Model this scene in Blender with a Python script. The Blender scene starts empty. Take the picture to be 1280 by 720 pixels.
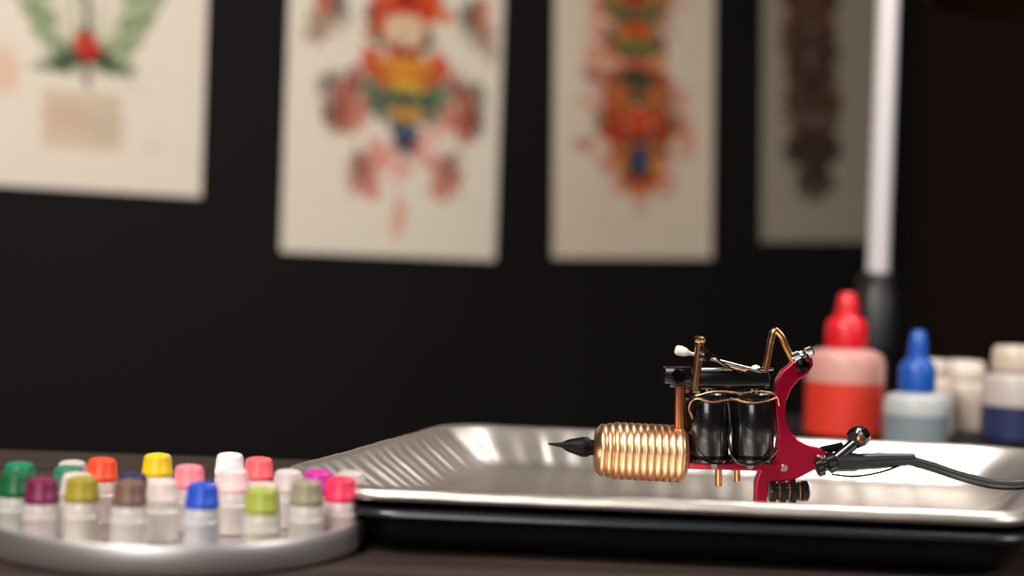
import bpy, bmesh, math, random
import numpy as np
from mathutils import Vector, Matrix
random.seed(4)
sc = bpy.context.scene
sc.view_settings.view_transform = 'Standard'
T = 0.75      # table top height
F = 1778.0

def lin(c):
    return tuple(((v/255.0)/12.92 if v/255.0 <= 0.04045 else ((v/255.0+0.055)/1.055)**2.4) for v in c)

def mat(name, col, rough=0.5, metal=0.0, trans=0.0, bump=0.0, bscale=200, var=0.0, vscale=30, coat=0.0, spec=0.5, sss=0.0, aniso=0.0, emit=0.0):
    m = bpy.data.materials.new(name); m.use_nodes = True
    nt = m.node_tree; b = nt.nodes['Principled BSDF']
    c = lin(col) + (1,)
    b.inputs['Base Color'].default_value = c
    b.inputs['Roughness'].default_value = rough
    b.inputs['Metallic'].default_value = metal
    b.inputs['Transmission Weight'].default_value = trans
    b.inputs['Coat Weight'].default_value = coat
    b.inputs['Specular IOR Level'].default_value = spec
    if sss:
        b.inputs['Subsurface Weight'].default_value = sss
        b.inputs['Subsurface Radius'].default_value = (0.004, 0.003, 0.003)
    if emit:
        b.inputs['Emission Color'].default_value = c
        b.inputs['Emission Strength'].default_value = emit
    tc = nt.nodes.new('ShaderNodeTexCoord')
    if var:
        n = nt.nodes.new('ShaderNodeTexNoise'); n.inputs['Scale'].default_value = vscale; n.inputs['Detail'].default_value = 5
        nt.links.new(tc.outputs['Object'], n.inputs['Vector'])
        r = nt.nodes.new('ShaderNodeMapRange'); r.inputs['From Min'].default_value = .3; r.inputs['From Max'].default_value = .7
        r.inputs['To Min'].default_value = 1-var; r.inputs['To Max'].default_value = 1+var
        nt.links.new(n.outputs['Fac'], r.inputs['Value'])
        mx = nt.nodes.new('ShaderNodeVectorMath'); mx.operation = 'SCALE'
        mx.inputs[0].default_value = c[:3]
        nt.links.new(r.outputs['Result'], mx.inputs['Scale'])
        nt.links.new(mx.outputs[0], b.inputs['Base Color'])
    if bump:
        n2 = nt.nodes.new('ShaderNodeTexNoise'); n2.inputs['Scale'].default_value = bscale; n2.inputs['Detail'].default_value = 4
        nt.links.new(tc.outputs['Object'], n2.inputs['Vector'])
        bp = nt.nodes.new('ShaderNodeBump'); bp.inputs['Strength'].default_value = bump; bp.inputs['Distance'].default_value = 0.001
        nt.links.new(n2.outputs['Fac'], bp.inputs['Height'])
        nt.links.new(bp.outputs['Normal'], b.inputs['Normal'])
    return m

M = {}
M['wall'] = mat('wall_black_paint', (21, 19, 19), .8, bump=.15, bscale=60, var=.08, vscale=3, spec=.15)
M['wallr'] = mat('wall_brown_paint', (30, 19, 14), .85, bump=.15, bscale=60, spec=.12)
M['floor'] = mat('floor_dark', (24, 21, 19), .7, var=.2, vscale=8)
M['ceil'] = mat('ceiling_paint', (60, 56, 52), .9)
M['steel'] = mat('tray_foil', (208, 200, 193), .37, 1.0, bump=.14, bscale=35)
M['alu'] = mat('ring_aluminium', (198, 196, 197), .42, .9, bump=.03, bscale=300)
M['blackgloss'] = mat('tray_black_enamel', (50, 52, 59), .28, .7, coat=.3, bump=.3, bscale=30)
M['black'] = mat('black_parts', (12, 12, 14), .22, 0.0, coat=.5)
M['blackm'] = mat('black_metal', (30, 29, 31), .3, 1.0)
M['rubber'] = mat('black_rubber', (20, 20, 22), .42)
M['tip'] = mat('black_tip_plastic', (5, 5, 6), .5, spec=.15)
M['copper'] = mat('copper_grip', (228, 180, 138), .34, 1.0, var=.06, vscale=200)
M['brass'] = mat('brass', (205, 152, 108), .27, 1.0)
M['copperd'] = mat('copper_post', (196, 122, 86), .28, 1.0)
M['magenta'] = mat('crimson_anodised', (172, 8, 52), .3, .75, coat=.3)
M['chrome'] = mat('chrome', (225, 225, 225), .15, 1.0)
M['ivory'] = mat('ivory_plastic', (225, 220, 210), .4)
M['pole'] = mat('pole_white_metal', (214, 208, 212), .4, .1)
M['shade'] = mat('lamp_shade', (120, 88, 62), .7)

def finish(o, parent=None, mats=None, sharp=35):
    sc.collection.objects.link(o)
    if parent: o.parent = parent
    if mats:
        for m in mats: o.data.materials.append(m)
    return o

def from_bm(name, bm, parent, m, sharp=35):
    bmesh.ops.recalc_face_normals(bm, faces=bm.faces[:])
    for f in bm.faces: f.smooth = True
    for e in bm.edges:
        if len(e.link_faces) == 2 and e.calc_face_angle(0) > math.radians(sharp): e.smooth = False
    me = bpy.data.meshes.new(name); bm.to_mesh(me); bm.free()
    o = bpy.data.objects.new(name, me)
    ms = m if isinstance(m, (list, tuple)) else [m]
    return finish(o, parent, ms)

def empty(name, loc=(0,0,0), rot=(0,0,0)):
    e = bpy.data.objects.new(name, None); e.empty_display_size = .02
    sc.collection.objects.link(e); e.location = loc; e.rotation_euler = rot
    return e

def basis(axis):
    z = Vector(axis).normalized()
    up = Vector((0,0,1)) if abs(z.z) < .9 else Vector((0,1,0))
    x = up.cross(z).normalized(); y = z.cross(x)
    return x, y, z

def lathe_bm(bm, prof, o=(0,0,0), axis=(0,0,1), seg=48, mi=None, knurl=0):
    """prof: list of (r,h[,matindex])"""
    x, y, z = basis(axis); o = Vector(o); rings = []
    for p in prof:
        r, h = p[0], p[1]
        if r <= 1e-7:
            rings.append([bm.verts.new(o + z*h)])
        else:
            ring = []
            for i in range(seg):
                a = 2*math.pi*i/seg
                rr = r*(1 - (knurl if i % 2 else 0))
                ring.append(bm.verts.new(o + z*h + x*rr*math.cos(a) + y*rr*math.sin(a)))
            rings.append(ring)
    for k in range(len(rings)-1):
        A, B = rings[k], rings[k+1]
        m_i = prof[k+1][2] if len(prof[k+1]) > 2 else 0
        if len(A) == 1 and len(B) == 1: continue
        for i in range(seg):
            j = (i+1) % seg
            if len(A) == 1: f = bm.faces.new((A[0], B[j], B[i]))
            elif len(B) == 1: f = bm.faces.new((A[i], A[j], B[0]))
            else: f = bm.faces.new((A[i], A[j], B[j], B[i]))
            f.material_index = m_i

def lathe(name, prof, o, axis, m, parent=None, seg=48, knurl=0):
    bm = bmesh.new(); lathe_bm(bm, prof, o, axis, seg, knurl=knurl)
    return from_bm(name, bm, parent, m)

def cyl(name, p0, p1, r, m, parent=None, seg=24, bev=None, r2=None, knurl=0):
    p0, p1 = Vector(p0), Vector(p1); L = (p1-p0).length
    r2 = r if r2 is None else r2
    b = bev if bev is not None else min(r*.2, L*.2)
    prof = [(0,0),(r-b,0),(r,b),(r2,L-b),(r2-b,L),(0,L)]
    return lathe(name, prof, p0, p1-p0, m, parent, seg, knurl)

def box(name, lo, hi, m, parent=None, bev=0.0, segs=2):
    bm = bmesh.new()
    bmesh.ops.create_cube(bm, size=1)
    for v in bm.verts:
        v.co = Vector([lo[i] + (v.co[i]+.5)*(hi[i]-lo[i]) for i in range(3)])
    if bev: bmesh.ops.bevel(bm, geom=bm.edges[:], offset=bev, segments=segs, affect='EDGES', profile=.5)
    return from_bm(name, bm, parent, m)

def tube(name, pts, r, m, parent=None, smooth=True, radii=None):
    cu = bpy.data.curves.new(name, 'CURVE'); cu.dimensions = '3D'; cu.bevel_depth = r; cu.bevel_resolution = 5; cu.use_fill_caps = True
    cu.resolution_u = 10
    if smooth:
        sp = cu.splines.new('BEZIER'); sp.bezier_points.add(len(pts)-1)
        for i, p in enumerate(pts):
            bp = sp.bezier_points[i]; bp.co = p; bp.handle_left_type = bp.handle_right_type = 'AUTO'
            if radii: bp.radius = radii[i]
    else:
        sp = cu.splines.new('POLY'); sp.points.add(len(pts)-1)
        for i, p in enumerate(pts):
            sp.points[i].co = (*p, 1)
    o = bpy.data.objects.new(name, cu); return finish(o, parent, [m])

# ---------------------------------------------------------------- camera
H = T + 0.098
cam_d = bpy.data.cameras.new('camera'); cam = bpy.data.objects.new('camera', cam_d)
sc.collection.objects.link(cam); sc.camera = cam
cam_d.sensor_width = 36; cam_d.lens = 50; cam_d.clip_start = .01
pitch = math.atan(15/F)
cam.matrix_world = Matrix.Translation((0,0,H)) @ Matrix.Rotation(math.pi/2 - pitch, 4, 'X') @ Matrix.Rotation(math.radians(2.0), 4, 'Z')
cam_d.dof.use_dof = True; cam_d.dof.focus_distance = .588; cam_d.dof.aperture_fstop = 4.4; cam_d.dof.aperture_blades = 0

# ---------------------------------------------------------------- room
TH = math.atan(.6); C = Vector((.655, 2.343, 0))
RM = Matrix.Translation(C) @ Matrix.Rotation(TH, 4, 'Z')
def rbox(name, lo, hi, m):
    o = box(name, lo, hi, m); o.matrix_world = RM; return o
rbox('wall_back', (-4, 0, 0), (0, .1, 2.6), M['wall'])
rbox('wall_right', (0, -4, 0), (.1, .1, 2.6), M['wallr'])
rbox('wall_left', (-4.1, -4, 0), (-4, .1, 2.6), M['wall'])
rbox('wall_front', (-4.1, -4.1, 0), (.1, -4, 2.6), M['wall'])
rbox('floor', (-4.1, -4.1, -.1), (.1, .1, 0), M['floor'])
rbox('ceiling', (-4.1, -4.1, 2.6), (.1, .1, 2.7), M['ceil'])
rbox('baseboard_back', (-4, -.015, 0), (-.016, 0, .09), M['wall'])
rbox('baseboard_right', (-.015, -4, 0), (0, 0, .09), M['wallr'])

# ---------------------------------------------------------------- table
tm = bpy.data.materials.new('table_dark_laminate'); tm.use_nodes = True
nt = tm.node_tree; b = nt.nodes['Principled BSDF']
tc = nt.nodes.new('ShaderNodeTexCoord'); mp = nt.nodes.new('ShaderNodeMapping'); mp.inputs['Scale'].default_value = (3, 40, 10)
nz = nt.nodes.new('ShaderNodeTexNoise'); nz.inputs['Scale'].default_value = 3; nz.inputs['Detail'].default_value = 8
cr = nt.nodes.new('ShaderNodeValToRGB'); cr.color_ramp.elements[0].position = .3; cr.color_ramp.elements[1].position = .75
cr.color_ramp.elements[0].color = lin((40, 33, 30))+(1,); cr.color_ramp.elements[1].color = lin((70, 57, 52))+(1,)
nt.links.new(tc.outputs['Object'], mp.inputs['Vector']); nt.links.new(mp.outputs[0], nz.inputs['Vector'])
nt.links.new(nz.outputs['Fac'], cr.inputs['Fac']); nt.links.new(cr.outputs[0], b.inputs['Base Color'])
b.inputs['Roughness'].default_value = .65; b.inputs['Specular IOR Level'].default_value = .1
tab = empty('work_table')
TY = .730
box('table_top', (-.75, .16, T-.03), (.62, TY, T), tm, tab, .003)
for i, (x, y) in enumerate([(-.7, .21), (.57, .21), (-.7, TY-.05), (.57, TY-.05)]):
    box('leg_%d' % (i+1), (x-.025, y-.025, 0), (x+.025, y+.025, T-.03), M['blackm'], tab, .003)
box('apron_rear', (-.675, TY-.06, T-.1), (.545, TY-.04, T-.03), M['blackm'], tab)
box('apron_front', (-.675, .2, T-.1), (.545, .22, T-.03), M['blackm'], tab)
M['counter'] = mat('counter_black', (16, 14, 14), .6, spec=.15)
ct = empty('side_cabinet')
box('cabinet_top', (.17, .742, T-.025), (.80, 1.08, T), M['counter'], ct, .002)
box('cabinet_body', (.18, .750, .06), (.79, 1.07, T-.025), M['counter'], ct, .002)
box('cabinet_plinth', (.19, .77, 0), (.78, 1.06, .06), M['counter'], ct)
for i in range(3):
    box('drawer_%d' % (i+1), (.19, .744, .08+i*.215), (.78, .750, .28+i*.215), M['blackm'], ct, .001)

# ---------------------------------------------------------------- posters
pm = bpy.data.materials.new('printed_paper'); pm.use_nodes = True
nt = pm.node_tree; b = nt.nodes['Principled BSDF']; at = nt.nodes.new('ShaderNodeAttribute'); at.attribute_name = 'art'
nt.links.new(at.outputs['Color'], b.inputs['Base Color']); b.inputs['Roughness'].default_value = .6; b.inputs['Specular IOR Level'].default_value = .25

def fnoise(x, y, s, seed):
    r = np.random.default_rng(seed); out = np.zeros_like(x)
    for k in range(10):
        a = r.uniform(0, 2*np.pi); fq = r.uniform(.5, 1.6)/s; ph = r.uniform(0, 6.28)
        out += np.sin((x*np.cos(a)+y*np.sin(a))*fq*2*np.pi + ph)
    return out/4.0

def poster(X, Y, z, W, Hm, xl, yb, wpx, dmid, paper, shapes, tilt, slant=.035, warp=5):
    nx, ny = 170, 250
    a = np.linspace(0, W, nx); bb = np.linspace(0, Hm, ny)
    A, B = np.meshgrid(a, bb)
    bp = B/dmid*F
    px = xl + A/W*wpx + slant*bp; py = yb + slant*A/W*wpx - bp
    col = np.ones(px.shape+(3,))*np.array(lin(paper))
    col *= (1+.012*fnoise(px, py, 60, 9))[..., None]
    wx = px + warp*fnoise(px, py, 22, 1); wy = py + warp*fnoise(px, py, 22, 2)
    ns = [fnoise(px, py, 11, 50+k) for k in range(8)]
    for q, s in enumerate(shapes):
        cx, cy, rx, ry, rot, c, al = s[:7]
        jag = s[7] if len(s) > 7 else .2
        r = math.radians(rot)
        if jag < 0: dx = px-cx; dy = py-cy
        else: dx = wx-cx; dy = wy-cy
        u = (dx*math.cos(r)+dy*math.sin(r))/rx; v = (-dx*math.sin(r)+dy*math.cos(r))/ry
        ang = np.arctan2(v, u)
        if jag < 0:   # rectangle
            d = np.maximum(np.abs(u), np.abs(v)); m = np.clip((1-d)/.05+.5, 0, 1)*al
        else:
            d = np.sqrt(u*u+v*v)
            edge = 1.05 + jag*np.sin(ang*7+cx)*.6 + jag*.4*np.sin(ang*13+cy)
            m = np.clip((edge-d)/.28+.5, 0, 1)*al
        m *= np.clip(.95+.25*ns[q % 8], 0, 1)
        cc = np.array(lin(c))
        col = col*(1-m[..., None]) + cc*m[..., None]
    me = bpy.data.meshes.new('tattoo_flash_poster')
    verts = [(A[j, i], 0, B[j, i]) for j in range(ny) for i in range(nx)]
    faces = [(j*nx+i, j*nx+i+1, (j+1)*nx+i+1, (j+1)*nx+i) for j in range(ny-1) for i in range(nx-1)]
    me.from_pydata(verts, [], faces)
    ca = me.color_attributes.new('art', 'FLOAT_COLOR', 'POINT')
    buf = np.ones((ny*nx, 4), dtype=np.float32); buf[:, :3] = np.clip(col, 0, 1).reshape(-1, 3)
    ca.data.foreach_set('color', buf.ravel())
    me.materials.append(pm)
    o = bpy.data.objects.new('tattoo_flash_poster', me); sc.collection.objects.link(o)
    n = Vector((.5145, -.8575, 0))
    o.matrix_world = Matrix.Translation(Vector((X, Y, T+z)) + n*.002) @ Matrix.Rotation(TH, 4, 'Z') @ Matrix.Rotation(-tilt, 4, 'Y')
    so = o.modifiers.new('thick', 'SOLIDIFY'); so.thickness = .001; so.offset = 1
    return o

# poster 1 – winged wreath, dagger, red flower
S1 = []
G1, G2, G3 = (138,160,112), (96,128,86), (172,184,140)
for sx in (-1, 1):
    # two wings made of overlapping feathers
    for row in range(3):
        for i in range(11):
            t = i/10.0
            ax = 106 + sx*(34 + 62*math.sin(t*1.45) - row*15)
            ay = 88 - 128*t - row*4
            S1.append((ax, ay, 26-row*4, 7.5, sx*(-38-t*30+row*10), [G1, G3, G2][(i+row) % 3], .85, .2))
            S1.append((ax+sx*3, ay+6, 22-row*4, 1.6, sx*(-38-t*30+row*10), (226,218,196) if i % 2 else (84,104,76), .6, .1))
    S1.append((103+sx*22, 84, 22, 12, sx*35, (30,50,38), 1, .3))
    S1.append((103+sx*42, 94, 22, 8, sx*10, (74,100,66), .9, .3))
    S1.append((103+sx*30, 22, 14, 38, sx*12, (224,214,196), .9, .2))
    S1.append((103+sx*14, 30, 3, 30, sx*8, (110,118,100), .5, .2))
S1 += [(103,30,6,60,0,(60,46,38),.95,.1), (103,94,6,32,0,(40,32,30),.95,.1), (103,68,17,16,0,(196,30,18),1,.15), (99,66,6,6,0,(236,100,70),.8,.1),
       (3,105,17,28,0,(226,186,156),.8,.3), (98,160,50,36,1,(212,190,162),.95,-1), (98,160,47,33,1,(216,194,168),.9,-1), (80,156,26,18,0,(204,166,146),.5,.4), (122,164,22,24,0,(176,172,156),.4,.4),
       (160,112,20,3,20,(190,176,156),.5,.3),(185,190,8,4,0,(205,190,170),.5,.3)]
poster(-.647, 1.562, .180, .31, .44, -86, 240, 336, 1.66, (232,220,206), S1, 0.0, warp=3)

S2 = []
for i in range(60):
    S2.append((random.uniform(452,548), random.uniform(-55,52), random.uniform(9,20), random.uniform(7,15), random.uniform(0,180), random.choice([(200,40,22),(218,76,30),(190,34,26),(216,112,44),(206,50,26),(60,100,60),(110,30,26)]), .95))
for i in range(46):
    a = random.uniform(0, 6.28); rr = random.uniform(.5,1)
    S2.append((500+58*rr*math.cos(a), 148+70*rr*math.sin(a), random.uniform(5,13), random.uniform(3,7), math.degrees(a), random.choice([(226,130,116),(232,162,148),(214,80,68),(228,152,140)]), .7, .4))
for sx in (-1, 1):
    cx = 500
    S2 += [(cx+sx*36,108,17,34,sx*-15,(70,112,84),1), (cx+sx*42,80,15,18,sx*20,(206,70,34),1), (cx+sx*26,134,11,22,sx*-10,(24,80,74),.95),
           (cx+sx*74,122,13,36,sx*-25,(150,54,40),1,.3), (cx+sx*86,148,15,22,sx*20,(104,54,44),.9,.35), (cx+sx*64,150,12,26,sx*-35,(186,88,58),.9,.35),
           (cx+sx*92,108,10,18,sx*-40,(96,74,62),.85,.35), (cx+sx*78,128,4,20,sx*-20,(206,140,96),.7,.2),
           (cx+sx*98,28,16,36,sx*-25,(150,112,88),.9,.35), (cx+sx*84,10,12,28,sx*20,(90,86,76),.8,.35), (cx+sx*100,5,10,20,0,(204,90,54),.8,.35),
           (cx+sx*52,218,17,26,sx*-25,(176,84,66),.9,.4), (cx+sx*44,238,12,11,0,(204,112,88),.85,.4), (cx+sx*60,202,10,15,0,(120,66,56),.8,.4),
           (cx+sx*28,196,14,10,0,(228,142,124),.7,.4)]
S2 += [(500,96,36,22,0,(206,96,30),1), (500,78,32,13,0,(220,148,44),1), (500,120,28,15,0,(54,104,68),1), (500,106,20,7,0,(222,176,58),1), (500,36,24,25,0,(232,204,172),1,.1), (492,38,5,6,0,(186,86,50),.8), (508,38,5,6,0,(186,86,50),.8),
       (500,64,24,9,0,(160,30,18),1), (500,12,30,8,0,(196,50,26),1),
       (500,156,18,34,0,(46,60,78),1), (500,142,24,10,0,(206,148,54),.95), (500,180,13,10,0,(90,50,56),.9), (500,168,9,8,0,(40,86,122),1), (492,270,8,26,5,(228,156,128),.8,.3), (492,262,3,14,5,(200,96,72),.7,.3), (490,226,6,14,0,(228,168,150),.6,.3)]
poster(-.291, 1.775, .1185, .3087, .44, 350, 315, 267, 1.855, (232,221,206), S2, 0.0, warp=4)

S3 = []
for i in range(120):
    y = random.uniform(-60, 245); w = 56 if y < 130 else (68 if y < 200 else 38)
    a = random.choice([-1, 1])
    S3.append((797+a*random.uniform(.5,1.0)*w, y, random.uniform(7,15), random.uniform(3,7), a*random.uniform(-40,20), random.choice([(210,96,70),(200,72,54),(220,140,112),(216,122,80),(160,60,50)]), .6, .4))
cols = [(196,60,34),(210,108,44),(92,108,58),(44,36,36),(190,78,34),(120,40,30),(206,142,58),(40,70,76),(80,50,40)]
for i in range(130):
    y = random.uniform(-60, 235); w = 38 if y < 130 else (46 if y < 200 else 22)
    x = random.uniform(0, w); c = random.choice(cols); rx = random.uniform(5,11); ry = random.uniform(5,11)
    for s in (-1, 1): S3.append((797+s*x, y, rx, ry, 0, c, .95))
S3 += [(798,62,30,10,0,(104,120,60),.9), (798,42,20,8,0,(200,64,36),.9), (798,98,26,7,0,(44,34,34),.9), (798,84,22,6,0,(212,104,44),.9), (798,152,16,12,0,(206,72,34),.9),
       (798,205,16,18,0,(50,56,72),1), (798,204,6,8,0,(44,92,130),1), (777,212,9,9,0,(206,146,58),1), (819,212,9,9,0,(206,146,58),1), (798,240,13,11,0,(206,104,58),.9), (798,262,5,12,0,(210,130,100),.7)]
for q, s in enumerate((-1, 1)):
    S3 += [(797+s*30,165,14,16,0,(196,66,36),.9), (797+s*30,165,6,7,0,(60,30,30),.9), (797+s*26,120,10,12,0,(214,112,44),.9), (797+s*22,20,12,14,0,(72,100,60),.9)]
poster(.0543, 1.983, .1255, .281, .46, 690, 322, 198, 2.055, (222,206,188), S3, 0.033, warp=3)

S4 = []
for i in range(90):
    y = random.uniform(-90, 245); w = 26 if y < 200 else 14
    x = random.uniform(0, w); c = random.choice([(70,50,42),(54,44,40),(90,58,46),(48,44,42),(110,70,54)])
    for s in (-1, 1): S4.append((1017+s*x, y, random.uniform(8,13), random.uniform(8,15), 0, c, .85))
S4 += [(1017,150,32,26,0,(74,54,46),.7), (1017,60,32,34,0,(66,54,48),.7), (1017,235,14,20,0,(72,56,48),.9)]
poster(.377, 2.176, .164, .245, .46, 950, 302, 146, 2.235, (158,148,133), S4, 0.04, warp=2)  # paper toned down: light falloff towards the right is painted into the sheet

# ---------------------------------------------------------------- foil tray
def rquad(corners, inset, rad, nc=14, ne=46):
    n = len(corners); P = [Vector((c[0], c[1])) for c in corners]
    lines = []
    for i in range(n):
        a, b_ = P[i], P[(i+1) % n]; d = (b_-a).normalized(); nrm = Vector((-d.y, d.x))   # CCW -> inward left
        lines.append((a+nrm*inset, d))
    Q = []
    for i in range(n):
        p1, d1 = lines[i-1]; p2, d2 = lines[i]
        den = d1.x*d2.y-d1.y*d2.x; w = p2-p1
        t = (w.x*d2.y-w.y*d2.x)/den; Q.append(p1+d1*t)
    arcs = []
    for i in range(n):
        d1 = lines[i-1][1]; d2 = lines[i][1]; q = Q[i]
        r = max(rad[i]-inset*.5, .006)
        ang = math.acos(max(-1, min(1, d1.dot(d2)))); tl = r*math.tan(ang/2)
        s = q-d1*tl; c = s+Vector((-d1.y, d1.x))*r
        a0 = math.atan2(s.y-c.y, s.x-c.x)
        arcs.append([c+Vector((math.cos(a0+ang*k/nc), math.sin(a0+ang*k/nc)))*r for k in range(nc+1)])
    out = []
    for i in range(n):
        a = arcs[i][-1]; b_ = arcs[(i+1) % n][0]
        e = ne if (P[(i+1) % n]-P[i]).length > .1 else ne//4
        out += arcs[i]
        for k in range(1, e): out.append(a.lerp(b_, k/e))
    return out

def tray_shell(name, corners, layers, rad, m, parent, ne=120, thick=.0006, wob=0):
    bm = bmesh.new(); rings = []
    for (ins, z, ribw) in layers:
        pts = rquad(corners, ins, rad, ne=ne)
        pi = rquad(corners, ins+.001, rad, ne=ne)
        ring = []
        for k, p in enumerate(pts):
            q = p; zz = z
            if ribw:
                s = .5+.5*math.sin(k*2*math.pi/8.0 + .8*math.sin(k*.13))
                s *= .75+.25*math.sin(k*.37+1)
                q = p + (pi[k]-p)*(ribw*s/.001)
            if wob and z > .019:
                zz += wob*(math.sin(k*.11)+.6*math.sin(k*.31+1)+.4*math.sin(k*.73+2))
            ring.append(bm.verts.new((q.x, q.y, zz)))
        rings.append(ring)
    N = len(rings[0])
    for a, b_ in zip(rings[:-1], rings[1:]):
        for i in range(N):
            bm.faces.new((a[i], a[(i+1) % N], b_[(i+1) % N], b_[i]))
    bm.faces.new(rings[-1])
    o = from_bm(name, bm, parent, m, sharp=60)
    so = o.modifiers.new('thick', 'SOLIDIFY'); so.thickness = thick; so.offset = 0
    return o
tray = empty('foil_tray', (0, 0, T))
TC = [(-.052, .491), (.179, .481), (.284, .700), (-.030, .722), (-.085, .537)]
RAD = [.02, .024, .035, .03, .014]
tray_shell('tray_liner', TC, [(.0, .0190, 0), (.0008, .0212, 0), (.0025, .0226, 0), (.005, .0228, 0), (.008, .0212, 0), (.012, .0175, .0010), (.017, .014, .0015), (.024, .009, .0014), (.029, .0060, .0005), (.033, .0050, 0), (.040, .0046, 0)], RAD, M['steel'], tray, wob=.00012)
TB = [(-.046, .493), (.177, .484), (.276, .690), (-.022, .712), (-.072, .540)]
tray_shell('black_base', TB, [(.0005, .0150, 0), (.000, .0160, 0), (-.004, .0158, 0), (-.0052, .0150, 0), (-.0052, .0138, 0), (-.004, .0132, 0), (-.001, .0130, 0), (.001, .0115, 0), (.0035, .0070, .0004), (.006, .0035, .0004), (.010, .0012, 0), (.016, .0004, 0)], RAD, M['blackgloss'], tray, thick=.0004)

# ---------------------------------------------------------------- tattoo machine
S = .6/F
mach = empty('tattoo_machine', (.111, .598, T+.0062), (0, math.radians(-2), 0))
def m(x, y, d=0): return Vector(((x-960)*S, d*S, (628-y)*S))
# frame
fr = [(984,456),(992,447),(1003,441),(1013,446),(1014,456),(1008,466),(996,474),(986,486),(980,502),(980,522),(986,538),(996,549),(1010,556),(1028,560),(1036,566),(1036,580),(1018,584),(1003,592),(988,599),(959,601),(957,627),(942,627),(943,600),(948,587),(846,584),(846,573),(958,571),(968,562),(971,545),(968,520),(966,496),(969,474),(976,462)]
bm = bmesh.new()
A = [bm.verts.new(m(x, y, -9)) for x, y in fr]; f0 = bm.faces.new(A)
ext = bmesh.ops.extrude_face_region(bm, geom=[f0])
for v in [g for g in ext['geom'] if isinstance(g, bmesh.types.BMVert)]: v.co.y += 18*S
fo = from_bm('frame', bm, mach, M['magenta'], sharp=40)
bv = fo.modifiers.new('bev', 'BEVEL'); bv.width = .0006; bv.segments = 3; bv.limit_method = 'ANGLE'; bv.angle_limit = math.radians(25)
box('yoke_base', m(858, 583, -14), m(972, 575, 14), M['magenta'], mach, .0005)
# grip
prof = [(0,0),(17,0),(24,1),(28,4)]; n = 12
for i in range(n):
    x0 = 7+i*8.7; R = 32.5+min(i,2)*1.6
    prof += [(R-1.3, x0), (R-.4, x0+1.3), (R, x0+3.0), (R, x0+5.4), (R-.4, x0+7.0), (R-1.3, x0+8.2)]
prof += [(33, 112), (29, 115.5), (14, 116), (0, 116)]
lathe('grip', [(r*S, h*S) for r, h in prof], m(742, 561), m(858, 567)-m(742, 561), M['copper'], mach, 64)
lathe('needle_tip', [(r*S, h*S) for r, h in [(0,0),(9,0),(10,6),(12.5,10),(12.5,16),(10,26),(7,36),(3.2,42),(2.2,50),(1.2,58),(0,60)]], m(744, 559), m(686, 554)-m(744, 559), M['tip'], mach)
cyl('tube_stem', m(856, 566, 2), m(884, 568, 2), 11*S, M['copperd'], mach)
lathe('tube_vise', [(r*S, h*S) for r, h in [(0,0),(15,0),(17,2),(17,10),(15,12),(0,12)]], m(850, 567), (1,0,.0), M['magenta'], mach)
# coils
for i, cx in enumerate((884, 940)):
    p = [(0,0),(27,0),(28.5,1.5),(28.5,5),(27,6.5),(25.5,7),(26.5,9),(26.5,76),(25.5,78),(27,79),(28.5,80.5),(28.5,85),(26,87),(10,87.5),(9,91),(0,91)]
    lathe('coil_%d' % (i+1), [(r*S, h*S) for r, h in p], m(cx, 576), (0,0,1), M['black'], mach, 64)
    lathe('coil_ring_%d' % (i+1), [(r*S, h*S) for r, h in [(27,0),(29,1),(29,3),(27,4)]], m(cx, 571), (0,0,1), M['blackm'], mach, 64)
def ptube(name, pts, r, mm, smooth=True): return tube(name, [m(*p) for p in pts], r*S, mm, mach, smooth)
ptube('coil_wire_1', [(862,520,-26),(858,505,-25),(864,496,-29),(885,499,-31),(912,496,-30),(930,500,-31),(955,497,-30),(966,494,-24)], 1.2, M['brass'])
ptube('coil_wire_2', [(866,492,-26),(890,486,-30),(920,488,-31),(945,486,-30),(965,492,-24),(970,505,-18)], 1.0, M['brass'])
ptube('coil_wire_3', [(905,498,-29),(908,520,-26),(907,548,-27),(915,572,-28),(935,576,-30),(955,570,-28),(968,560,-18)], 1.5, M['black'])
ptube('coil_wire_4', [(860,560,-27),(880,572,-31),(905,575,-28),(930,570,-30)], 1.0, M['blackm'])
# armature
box('armature_bar', m(836, 483, -9), m(960, 464, 9), M['black'], mach, .0008)
box('spring_clamp', m(829, 478, -14), m(866, 458, 14), M['black'], mach, .0008)
lathe('clamp_knob', [(r*S, h*S) for r, h in [(0,0),(8,0),(9.5,2),(9.5,8),(8,10),(0,10)]], m(846, 468, -13), (0,-1,0), M['blackm'], mach, 24, knurl=.08)
box('rear_spring', m(868, 462, -7), m(965, 459, 7), M['chrome'], mach, .0002)
cyl('copper_post_front', m(849, 576, -8), m(849, 480, -8), 7*S, M['copperd'], mach)
cyl('copper_post_rear', m(862, 576, 10), m(862, 480, 10), 5*S, M['copperd'], mach)
lathe('post_collar', [(r*S, h*S) for r, h in [(7,0),(10,1),(10,6),(7,7)]], m(849, 572, -8), (0,0,1), M['brass'], mach, 24)
cyl('brass_upright', m(866, 486, -14), m(873, 421, -14), 5.5*S, M['brass'], mach)
lathe('upright_cap', [(r*S, h*S) for r, h in [(0,0),(6,0),(7,2),(7,6),(5,8),(0,8)]], m(872, 427, -14), (.1,0,1), M['brass'], mach, 20)
lathe('upright_screw', [(r*S, h*S) for r, h in [(0,0),(6.5,0),(7.5,1.5),(7.5,7),(5,9),(0,9)]], m(877, 443, -16), (.4,-.9,0), M['black'], mach, 20)
cyl('needle_bar', m(858, 440, -6), m(958, 466, -6), 2.2*S, M['chrome'], mach)
lathe('needle_bar_head', [(r*S, h*S) for r, h in [(0,0),(4,0),(6,2),(6.5,7),(5.5,13),(3,18),(0,20)]], m(843, 436, -6), m(958, 466, -6)-m(843, 436, -6), M['ivory'], mach, 24)
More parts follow.
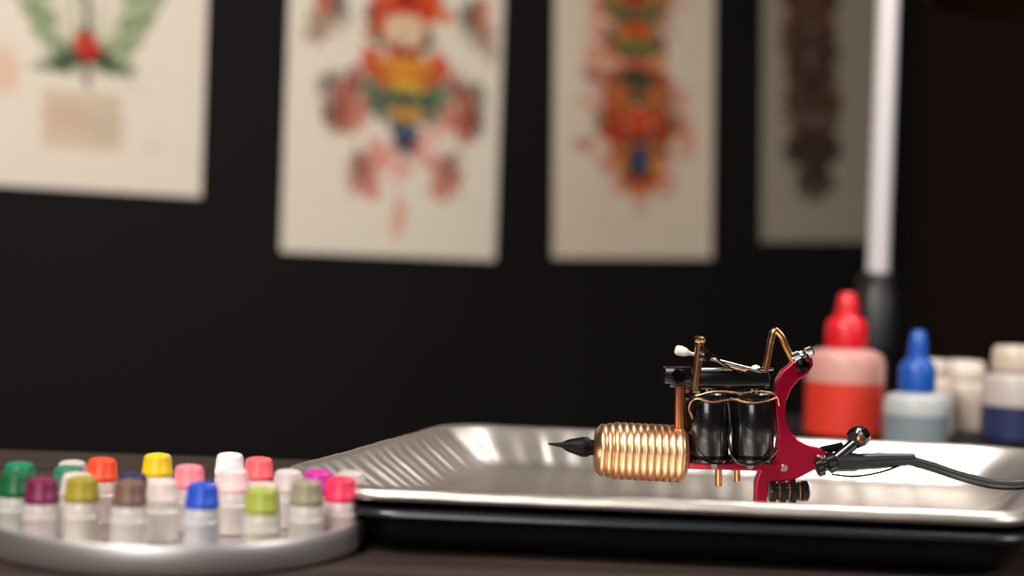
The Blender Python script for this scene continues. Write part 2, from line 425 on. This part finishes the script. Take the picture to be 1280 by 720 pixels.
ptube('rubber_band_1', [(872,448,-20),(884,446,-20),(905,456,-14),(930,463,-10)], 1.4, M['brass'])
ptube('rubber_band_2', [(872,430,-20),(890,444,-18),(910,458,-14),(925,466,-10)], 1.2, M['blackm'])
lathe('armature_nipple', [(r*S, h*S) for r, h in [(0,0),(6,0),(7,3),(5,7),(0,9)]], m(944, 464), (0,0,1), M['ivory'], mach, 20)
ptube('contact_bar', [(953,472,-4),(958,448,-4),(963,422,-4),(967,413,-4),(973,416,-4),(982,434,-4),(991,452,-4)], 4.3, M['brass'])
lathe('contact_point', [(r*S, h*S) for r, h in [(0,0),(1.5,0),(3.5,8),(5,10),(5,16),(0,17)]], m(956, 484, -4), (0,0,1), M['chrome'], mach, 20)
lathe('top_binding_knob', [(r*S, h*S) for r, h in [(0,0),(6,0),(8,2),(8,10),(6,12),(5,18),(7,20),(7,26),(5,28),(0,28)]], m(988, 448, -6), m(1016, 436, -6)-m(988, 448, -6), M['chrome'], mach, 24, knurl=.07)
lathe('ear_screw', [(r*S, h*S) for r, h in [(0,0),(8,0),(9,2),(9,5),(6,7),(0,7)]], m(1000, 455, -9), (0,-1,0), M['blackm'], mach, 20)
for i, (x, y) in enumerate([(1022, 571), (978, 583), (890, 579), (935, 579)]):
    lathe('frame_screw_%d' % (i+1), [(r*S, h*S) for r, h in [(0,0),(4.5,0),(5,1),(4,3),(0,3)]], m(x, y, -9 if i < 2 else -14), (0,-1,0), M['chrome'], mach, 16)
cyl('coil_screw_1', m(898, 584), m(898, 607), 4.5*S, M['brass'], mach)
cyl('coil_screw_2', m(922, 584, 6), m(922, 602, 6), 4*S, M['brass'], mach)
lathe('foot_spring', [(r*S, h*S) for r, h in [(0,0),(12,0),(14,2),(14,7),(10,9),(10,11),(15,13),(15,19),(11,21),(11,24),(15,26),(15,32),(10,34),(10,38),(13,40),(13,47),(10,49),(0,49)]], m(960, 612, -6), (1,0,0), M['black'], mach, 32, knurl=.04)
for i, x in enumerate((970, 982, 995)):
    lathe('foot_ring_%d' % (i+1), [(r*S, h*S) for r, h in [(9,0),(12,.8),(12,2.6),(9,3.4)]], m(x, 612, -6), (1,0,0), M['brass'], mach, 32)
# rear binding posts
lathe('binding_post_lower', [(r*S, h*S) for r, h in [(0,0),(9,0),(12,2),(12,9),(8,11),(8,14),(13,16),(13,25),(10,28),(0,28)]], m(1016, 583, -12), m(1042, 573, -12)-m(1016, 583, -12), M['black'], mach, 28, knurl=.08)
cyl('clip_arm', m(1036, 576, -10), m(1074, 546, -6), 7*S, M['black'], mach)
cyl('clip_arm_tip', m(1024, 562, -4), m(1052, 556, -4), 5*S, M['blackm'], mach)
lathe('binding_post_upper', [(r*S, h*S) for r, h in [(0,0),(9,0),(13,3),(14,10),(13,17),(9,20),(0,20)]], m(1064, 546, -14), m(1084, 541, 8)-m(1064, 546, -14), M['black'], mach, 28, knurl=.06)
lathe('post_pin', [(r*S, h*S) for r, h in [(0,0),(4,0),(5,2),(5,6),(0,7)]], m(1070, 546, -18), (0,-1,.2), M['brass'], mach, 16)
lathe('cable_plug', [(r*S, h*S) for r, h in [(0,0),(8,0),(11,3),(11.5,30),(10,34),(10,60),(8.5,80),(7,104),(0,106)]], m(1036, 577, -8), m(1140, 572, -8)-m(1036, 577, -8), M['rubber'], mach, 32)
ptube('power_cable', [(1130,572.5,-8),(1160,581,-8),(1200,594,-8),(1250,604,-8),(1290,600,-6),(1325,578,0),(1362,556,6),(1410,572,12),(1460,622,20),(1520,654,30),(1640,660,80),(1780,665,120)], 6.3, M['rubber'])
ptube('plug_wire', [(1036,590,-14),(1060,592,-18),(1090,588,-18),(1120,580,-12)], 1.2, M['blackm'])

# ---------------------------------------------------------------- ink caddy
cx, cy, R = -.116, .506, .067
lathe('round_ink_tray', [(0,0),(R-.004,0),(R-.001,.0008),(R,.003),(R,.0090),(R-.0008,.0104),(R-.0022,.0104),(R-.003,.0090),(R-.0035,.004),(R-.005,.0024),(0,.0022)], (cx, cy, T), (0,0,1), M['alu'], None, 128)
vials = [(-.172,.503,(22,120,84)),(-.166,.483,(14,92,50)),(-.1537,.472,(112,26,70)),(-.1477,.520,(232,76,40)),(-.1313,.500,(40,40,78)),(-.1413,.475,(152,136,40)),
 (-.124,.470,(112,84,74)),(-.1324,.540,(222,186,20)),(-.114,.512,(232,130,140)),(-.1004,.472,(34,76,190)),(-.107,.551,(236,230,228)),(-.0973,.508,(238,196,196)),
 (-.0938,.540,(238,96,104)),(-.079,.463,(158,168,70)),(-.0674,.483,(142,136,112)),(-.0668,.508,(190,40,150)),(-.0573,.4965,(226,52,88)),(-.150,.498,(238,226,222)),(-.083,.490,(236,214,212)),(-.118,.490,(240,226,222)),(-.136,.556,(226,220,220)),
 (-.0555,.5115,(214,206,204)),(-.080,.524,(226,216,214)),(-.161,.528,(214,208,206)),(-.158,.5135,(60,140,110))]
for i, (x, y, c) in enumerate(vials):
    short = 17 <= i
    vm = mat('ink_cap_%d' % i, c, .36, sss=.15, trans=.0 if not short else .35)
    tint = tuple(int(.94*a+.06*b_) for a, b_ in zip((252,246,243), c))
    vb = mat('ink_body_%d' % i, tint, .18, trans=.5)
    vin = mat('ink_fill_%d' % i, tuple(int(.8*a+.2*b_) for a, b_ in zip((250,240,238), c)), .3, trans=.15)
    e = empty('ink_vial', (x, y, T+.0026), (0, 0, random.uniform(0, 3)))
    k = .86 if short else random.uniform(.97, 1.03)
    if i in (4,): k = .88
    if i == 21: k = 1.0
    bmv = bmesh.new()
    lathe_bm(bmv, [(0,0),(.0054,0),(.0059,.0006),(.0060,.009),(.0062,.0094),(.0062,.0104),(.0058,.0108),(.0056,.0148*k),(.0050,.0156*k),(0,.0156*k)], seg=40)
    from_bm('body', bmv, e, vb)
    bmi = bmesh.new()
    lathe_bm(bmi, [(0,.001),(.0026,.001),(.0036,.004),(.0038,.0138*k),(0,.0138*k)], seg=32)
    from_bm('ink', bmi, e, vin)
    bmc = bmesh.new(); z0 = .0150*k; r = .0056
    lathe_bm(bmc, [(0,z0),(r,z0),(r*1.03,z0+.0008),(r*1.03,z0+.0018),(r*.98,z0+.0022),(r*.93,z0+.006),(r*.86,z0+.0073),(r*.7,z0+.0080),(r*.35,z0+.0084),(0,z0+.0085)], seg=40)
    from_bm('cap', bmc, e, vm)

# ---------------------------------------------------------------- bottles
def bottle(name, x, y, r, hb, cap_r, cap_h, tip_h, body_top, ink, capc, fill, ztop_white=False):
    e = empty(name, (x, y, T))
    m1 = mat(name+'_plastic', body_top, .35, trans=.15); m2 = mat(name+'_ink', ink, .35, sss=.1); m3 = mat(name+'_cap', capc, .35)
    bm = bmesh.new(); f = hb*fill
    lathe_bm(bm, [(0,0,1),(r*.9,0,1),(r,r*.1,1),(r,f,1),(r,f+.0003,0),(r,hb-r*.35,0),(r*.93,hb-r*.15,0),(r*.7,hb-.001,0),(cap_r*.85,hb,0),(cap_r*.85,hb+.003,0),(0,hb+.003,0)], seg=56)
    from_bm('body', bm, e, [m1, m2])
    prof = [(0,hb+.001),(cap_r,hb+.001),(cap_r*1.02,hb+.003),(cap_r,hb+cap_h*.75),(cap_r*.85,hb+cap_h*.95)]
    if tip_h: prof += [(cap_r*.62,hb+cap_h*1.05),(cap_r*.55,hb+cap_h+tip_h*.3),(cap_r*.55,hb+cap_h+tip_h*.5),(cap_r*.42,hb+cap_h+tip_h*.9),(cap_r*.28,hb+cap_h+tip_h),(0,hb+cap_h+tip_h)]
    else: prof += [(0,hb+cap_h)]
    lathe('cap', prof, (0,0,0), (0,0,1), m3, e, 40, knurl=.02)
bottle('ink_bottle', .222, .940, .0258, .058, .0138, .020, .017, (224,166,158), (222,62,48), (214,26,40), .62)
bottle('ink_bottle', .256, .892, .0200, .034, .0112, .020, .019, (200,204,206), (132,144,152), (24,84,176), .6)
bottle('ink_bottle', .322, 1.005, .0185, .036, .0140, .014, 0, (220,206,192), (200,186,172), (222,210,198), .6)
bottle('ink_bottle', .336, .945, .0205, .046, .0150, .018, 0, (206,196,192), (44,52,92), (206,190,174), .52)
bottle('ink_bottle', .378, 1.000, .020, .046, .0145, .018, 0, (214,204,196), (64,120,130), (212,198,184), .5)
bottle('ink_bottle', .287, .965, .0150, .040, .0110, .012, 0, (222,208,196), (190,180,174), (210,198,186), .5)

# ---------------------------------------------------------------- lamp stand
st = empty('floor_lamp', (.313, 1.22, 0))
lathe('base', [(0,0),(.13,0),(.135,.004),(.135,.014),(.12,.02),(.03,.028),(.0,.028)], (0,0,0), (0,0,1), M['blackm'], st, 64)
cyl('lower_tube', (0,0,.02), (0,0,T+.06), .016, M['rubber'], st)
lathe('height_clamp', [(0,0),(.016,0),(.019,.003),(.019,.05),(.0165,.054),(.0165,.066),(.013,.07),(0,.07)], (0,0,T+.042), (0,0,1), M['rubber'], st, 40)
cyl('pole', (0,0,T+.10), (0,0,T+.62), .0098, M['pole'], st, 32)
tube('arm', [(0,0,T+.60),(.03,0,T+.65),(.09,0,T+.66),(.14,0,T+.60),(.145,0,T+.49)], .008, M['pole'], st)
lathe('shade', [(.105,0),(.107,.002),(.09,.05),(.05,.10),(.02,.12),(.018,.14),(0,.14),(0,.138),(.016,.118),(.046,.098),(.086,.05),(.103,.002),(.105,0)], (.145,0,T+.352), (0,0,1), M['shade'], st, 64)

# ---------------------------------------------------------------- lights
def area(name, loc, tgt, size, power, col, sy=None):
    l = bpy.data.lights.new(name, 'AREA'); l.size = size; l.energy = power; l.color = col
    if sy: l.shape = 'RECTANGLE'; l.size_y = sy
    o = bpy.data.objects.new(name, l); sc.collection.objects.link(o); o.location = loc
    o.rotation_euler = (Vector(tgt)-Vector(loc)).to_track_quat('-Z', 'Y').to_euler()
    return o
area('key_light', (-.55, -.1, T+1.25), (0, 1.6, T+.1), .5, 34, (1, .92, .82))
area('tray_light', (.45, .95, T+.95), (.12, .6, T), .35, 6.5, (1, .95, .9))
area('side_light', (.9, .15, T+.7), (.1, .6, T), .35, 5, (1, .94, .88))
area('front_light', (-.25, -.7, T+.55), (-.05, .5, T), .5, 6, (1, .95, .9))
w = bpy.data.worlds.new('world'); sc.world = w; w.use_nodes = True
w.node_tree.nodes['Background'].inputs[0].default_value = (.9, .85, .8, 1); w.node_tree.nodes['Background'].inputs[1].default_value = .05
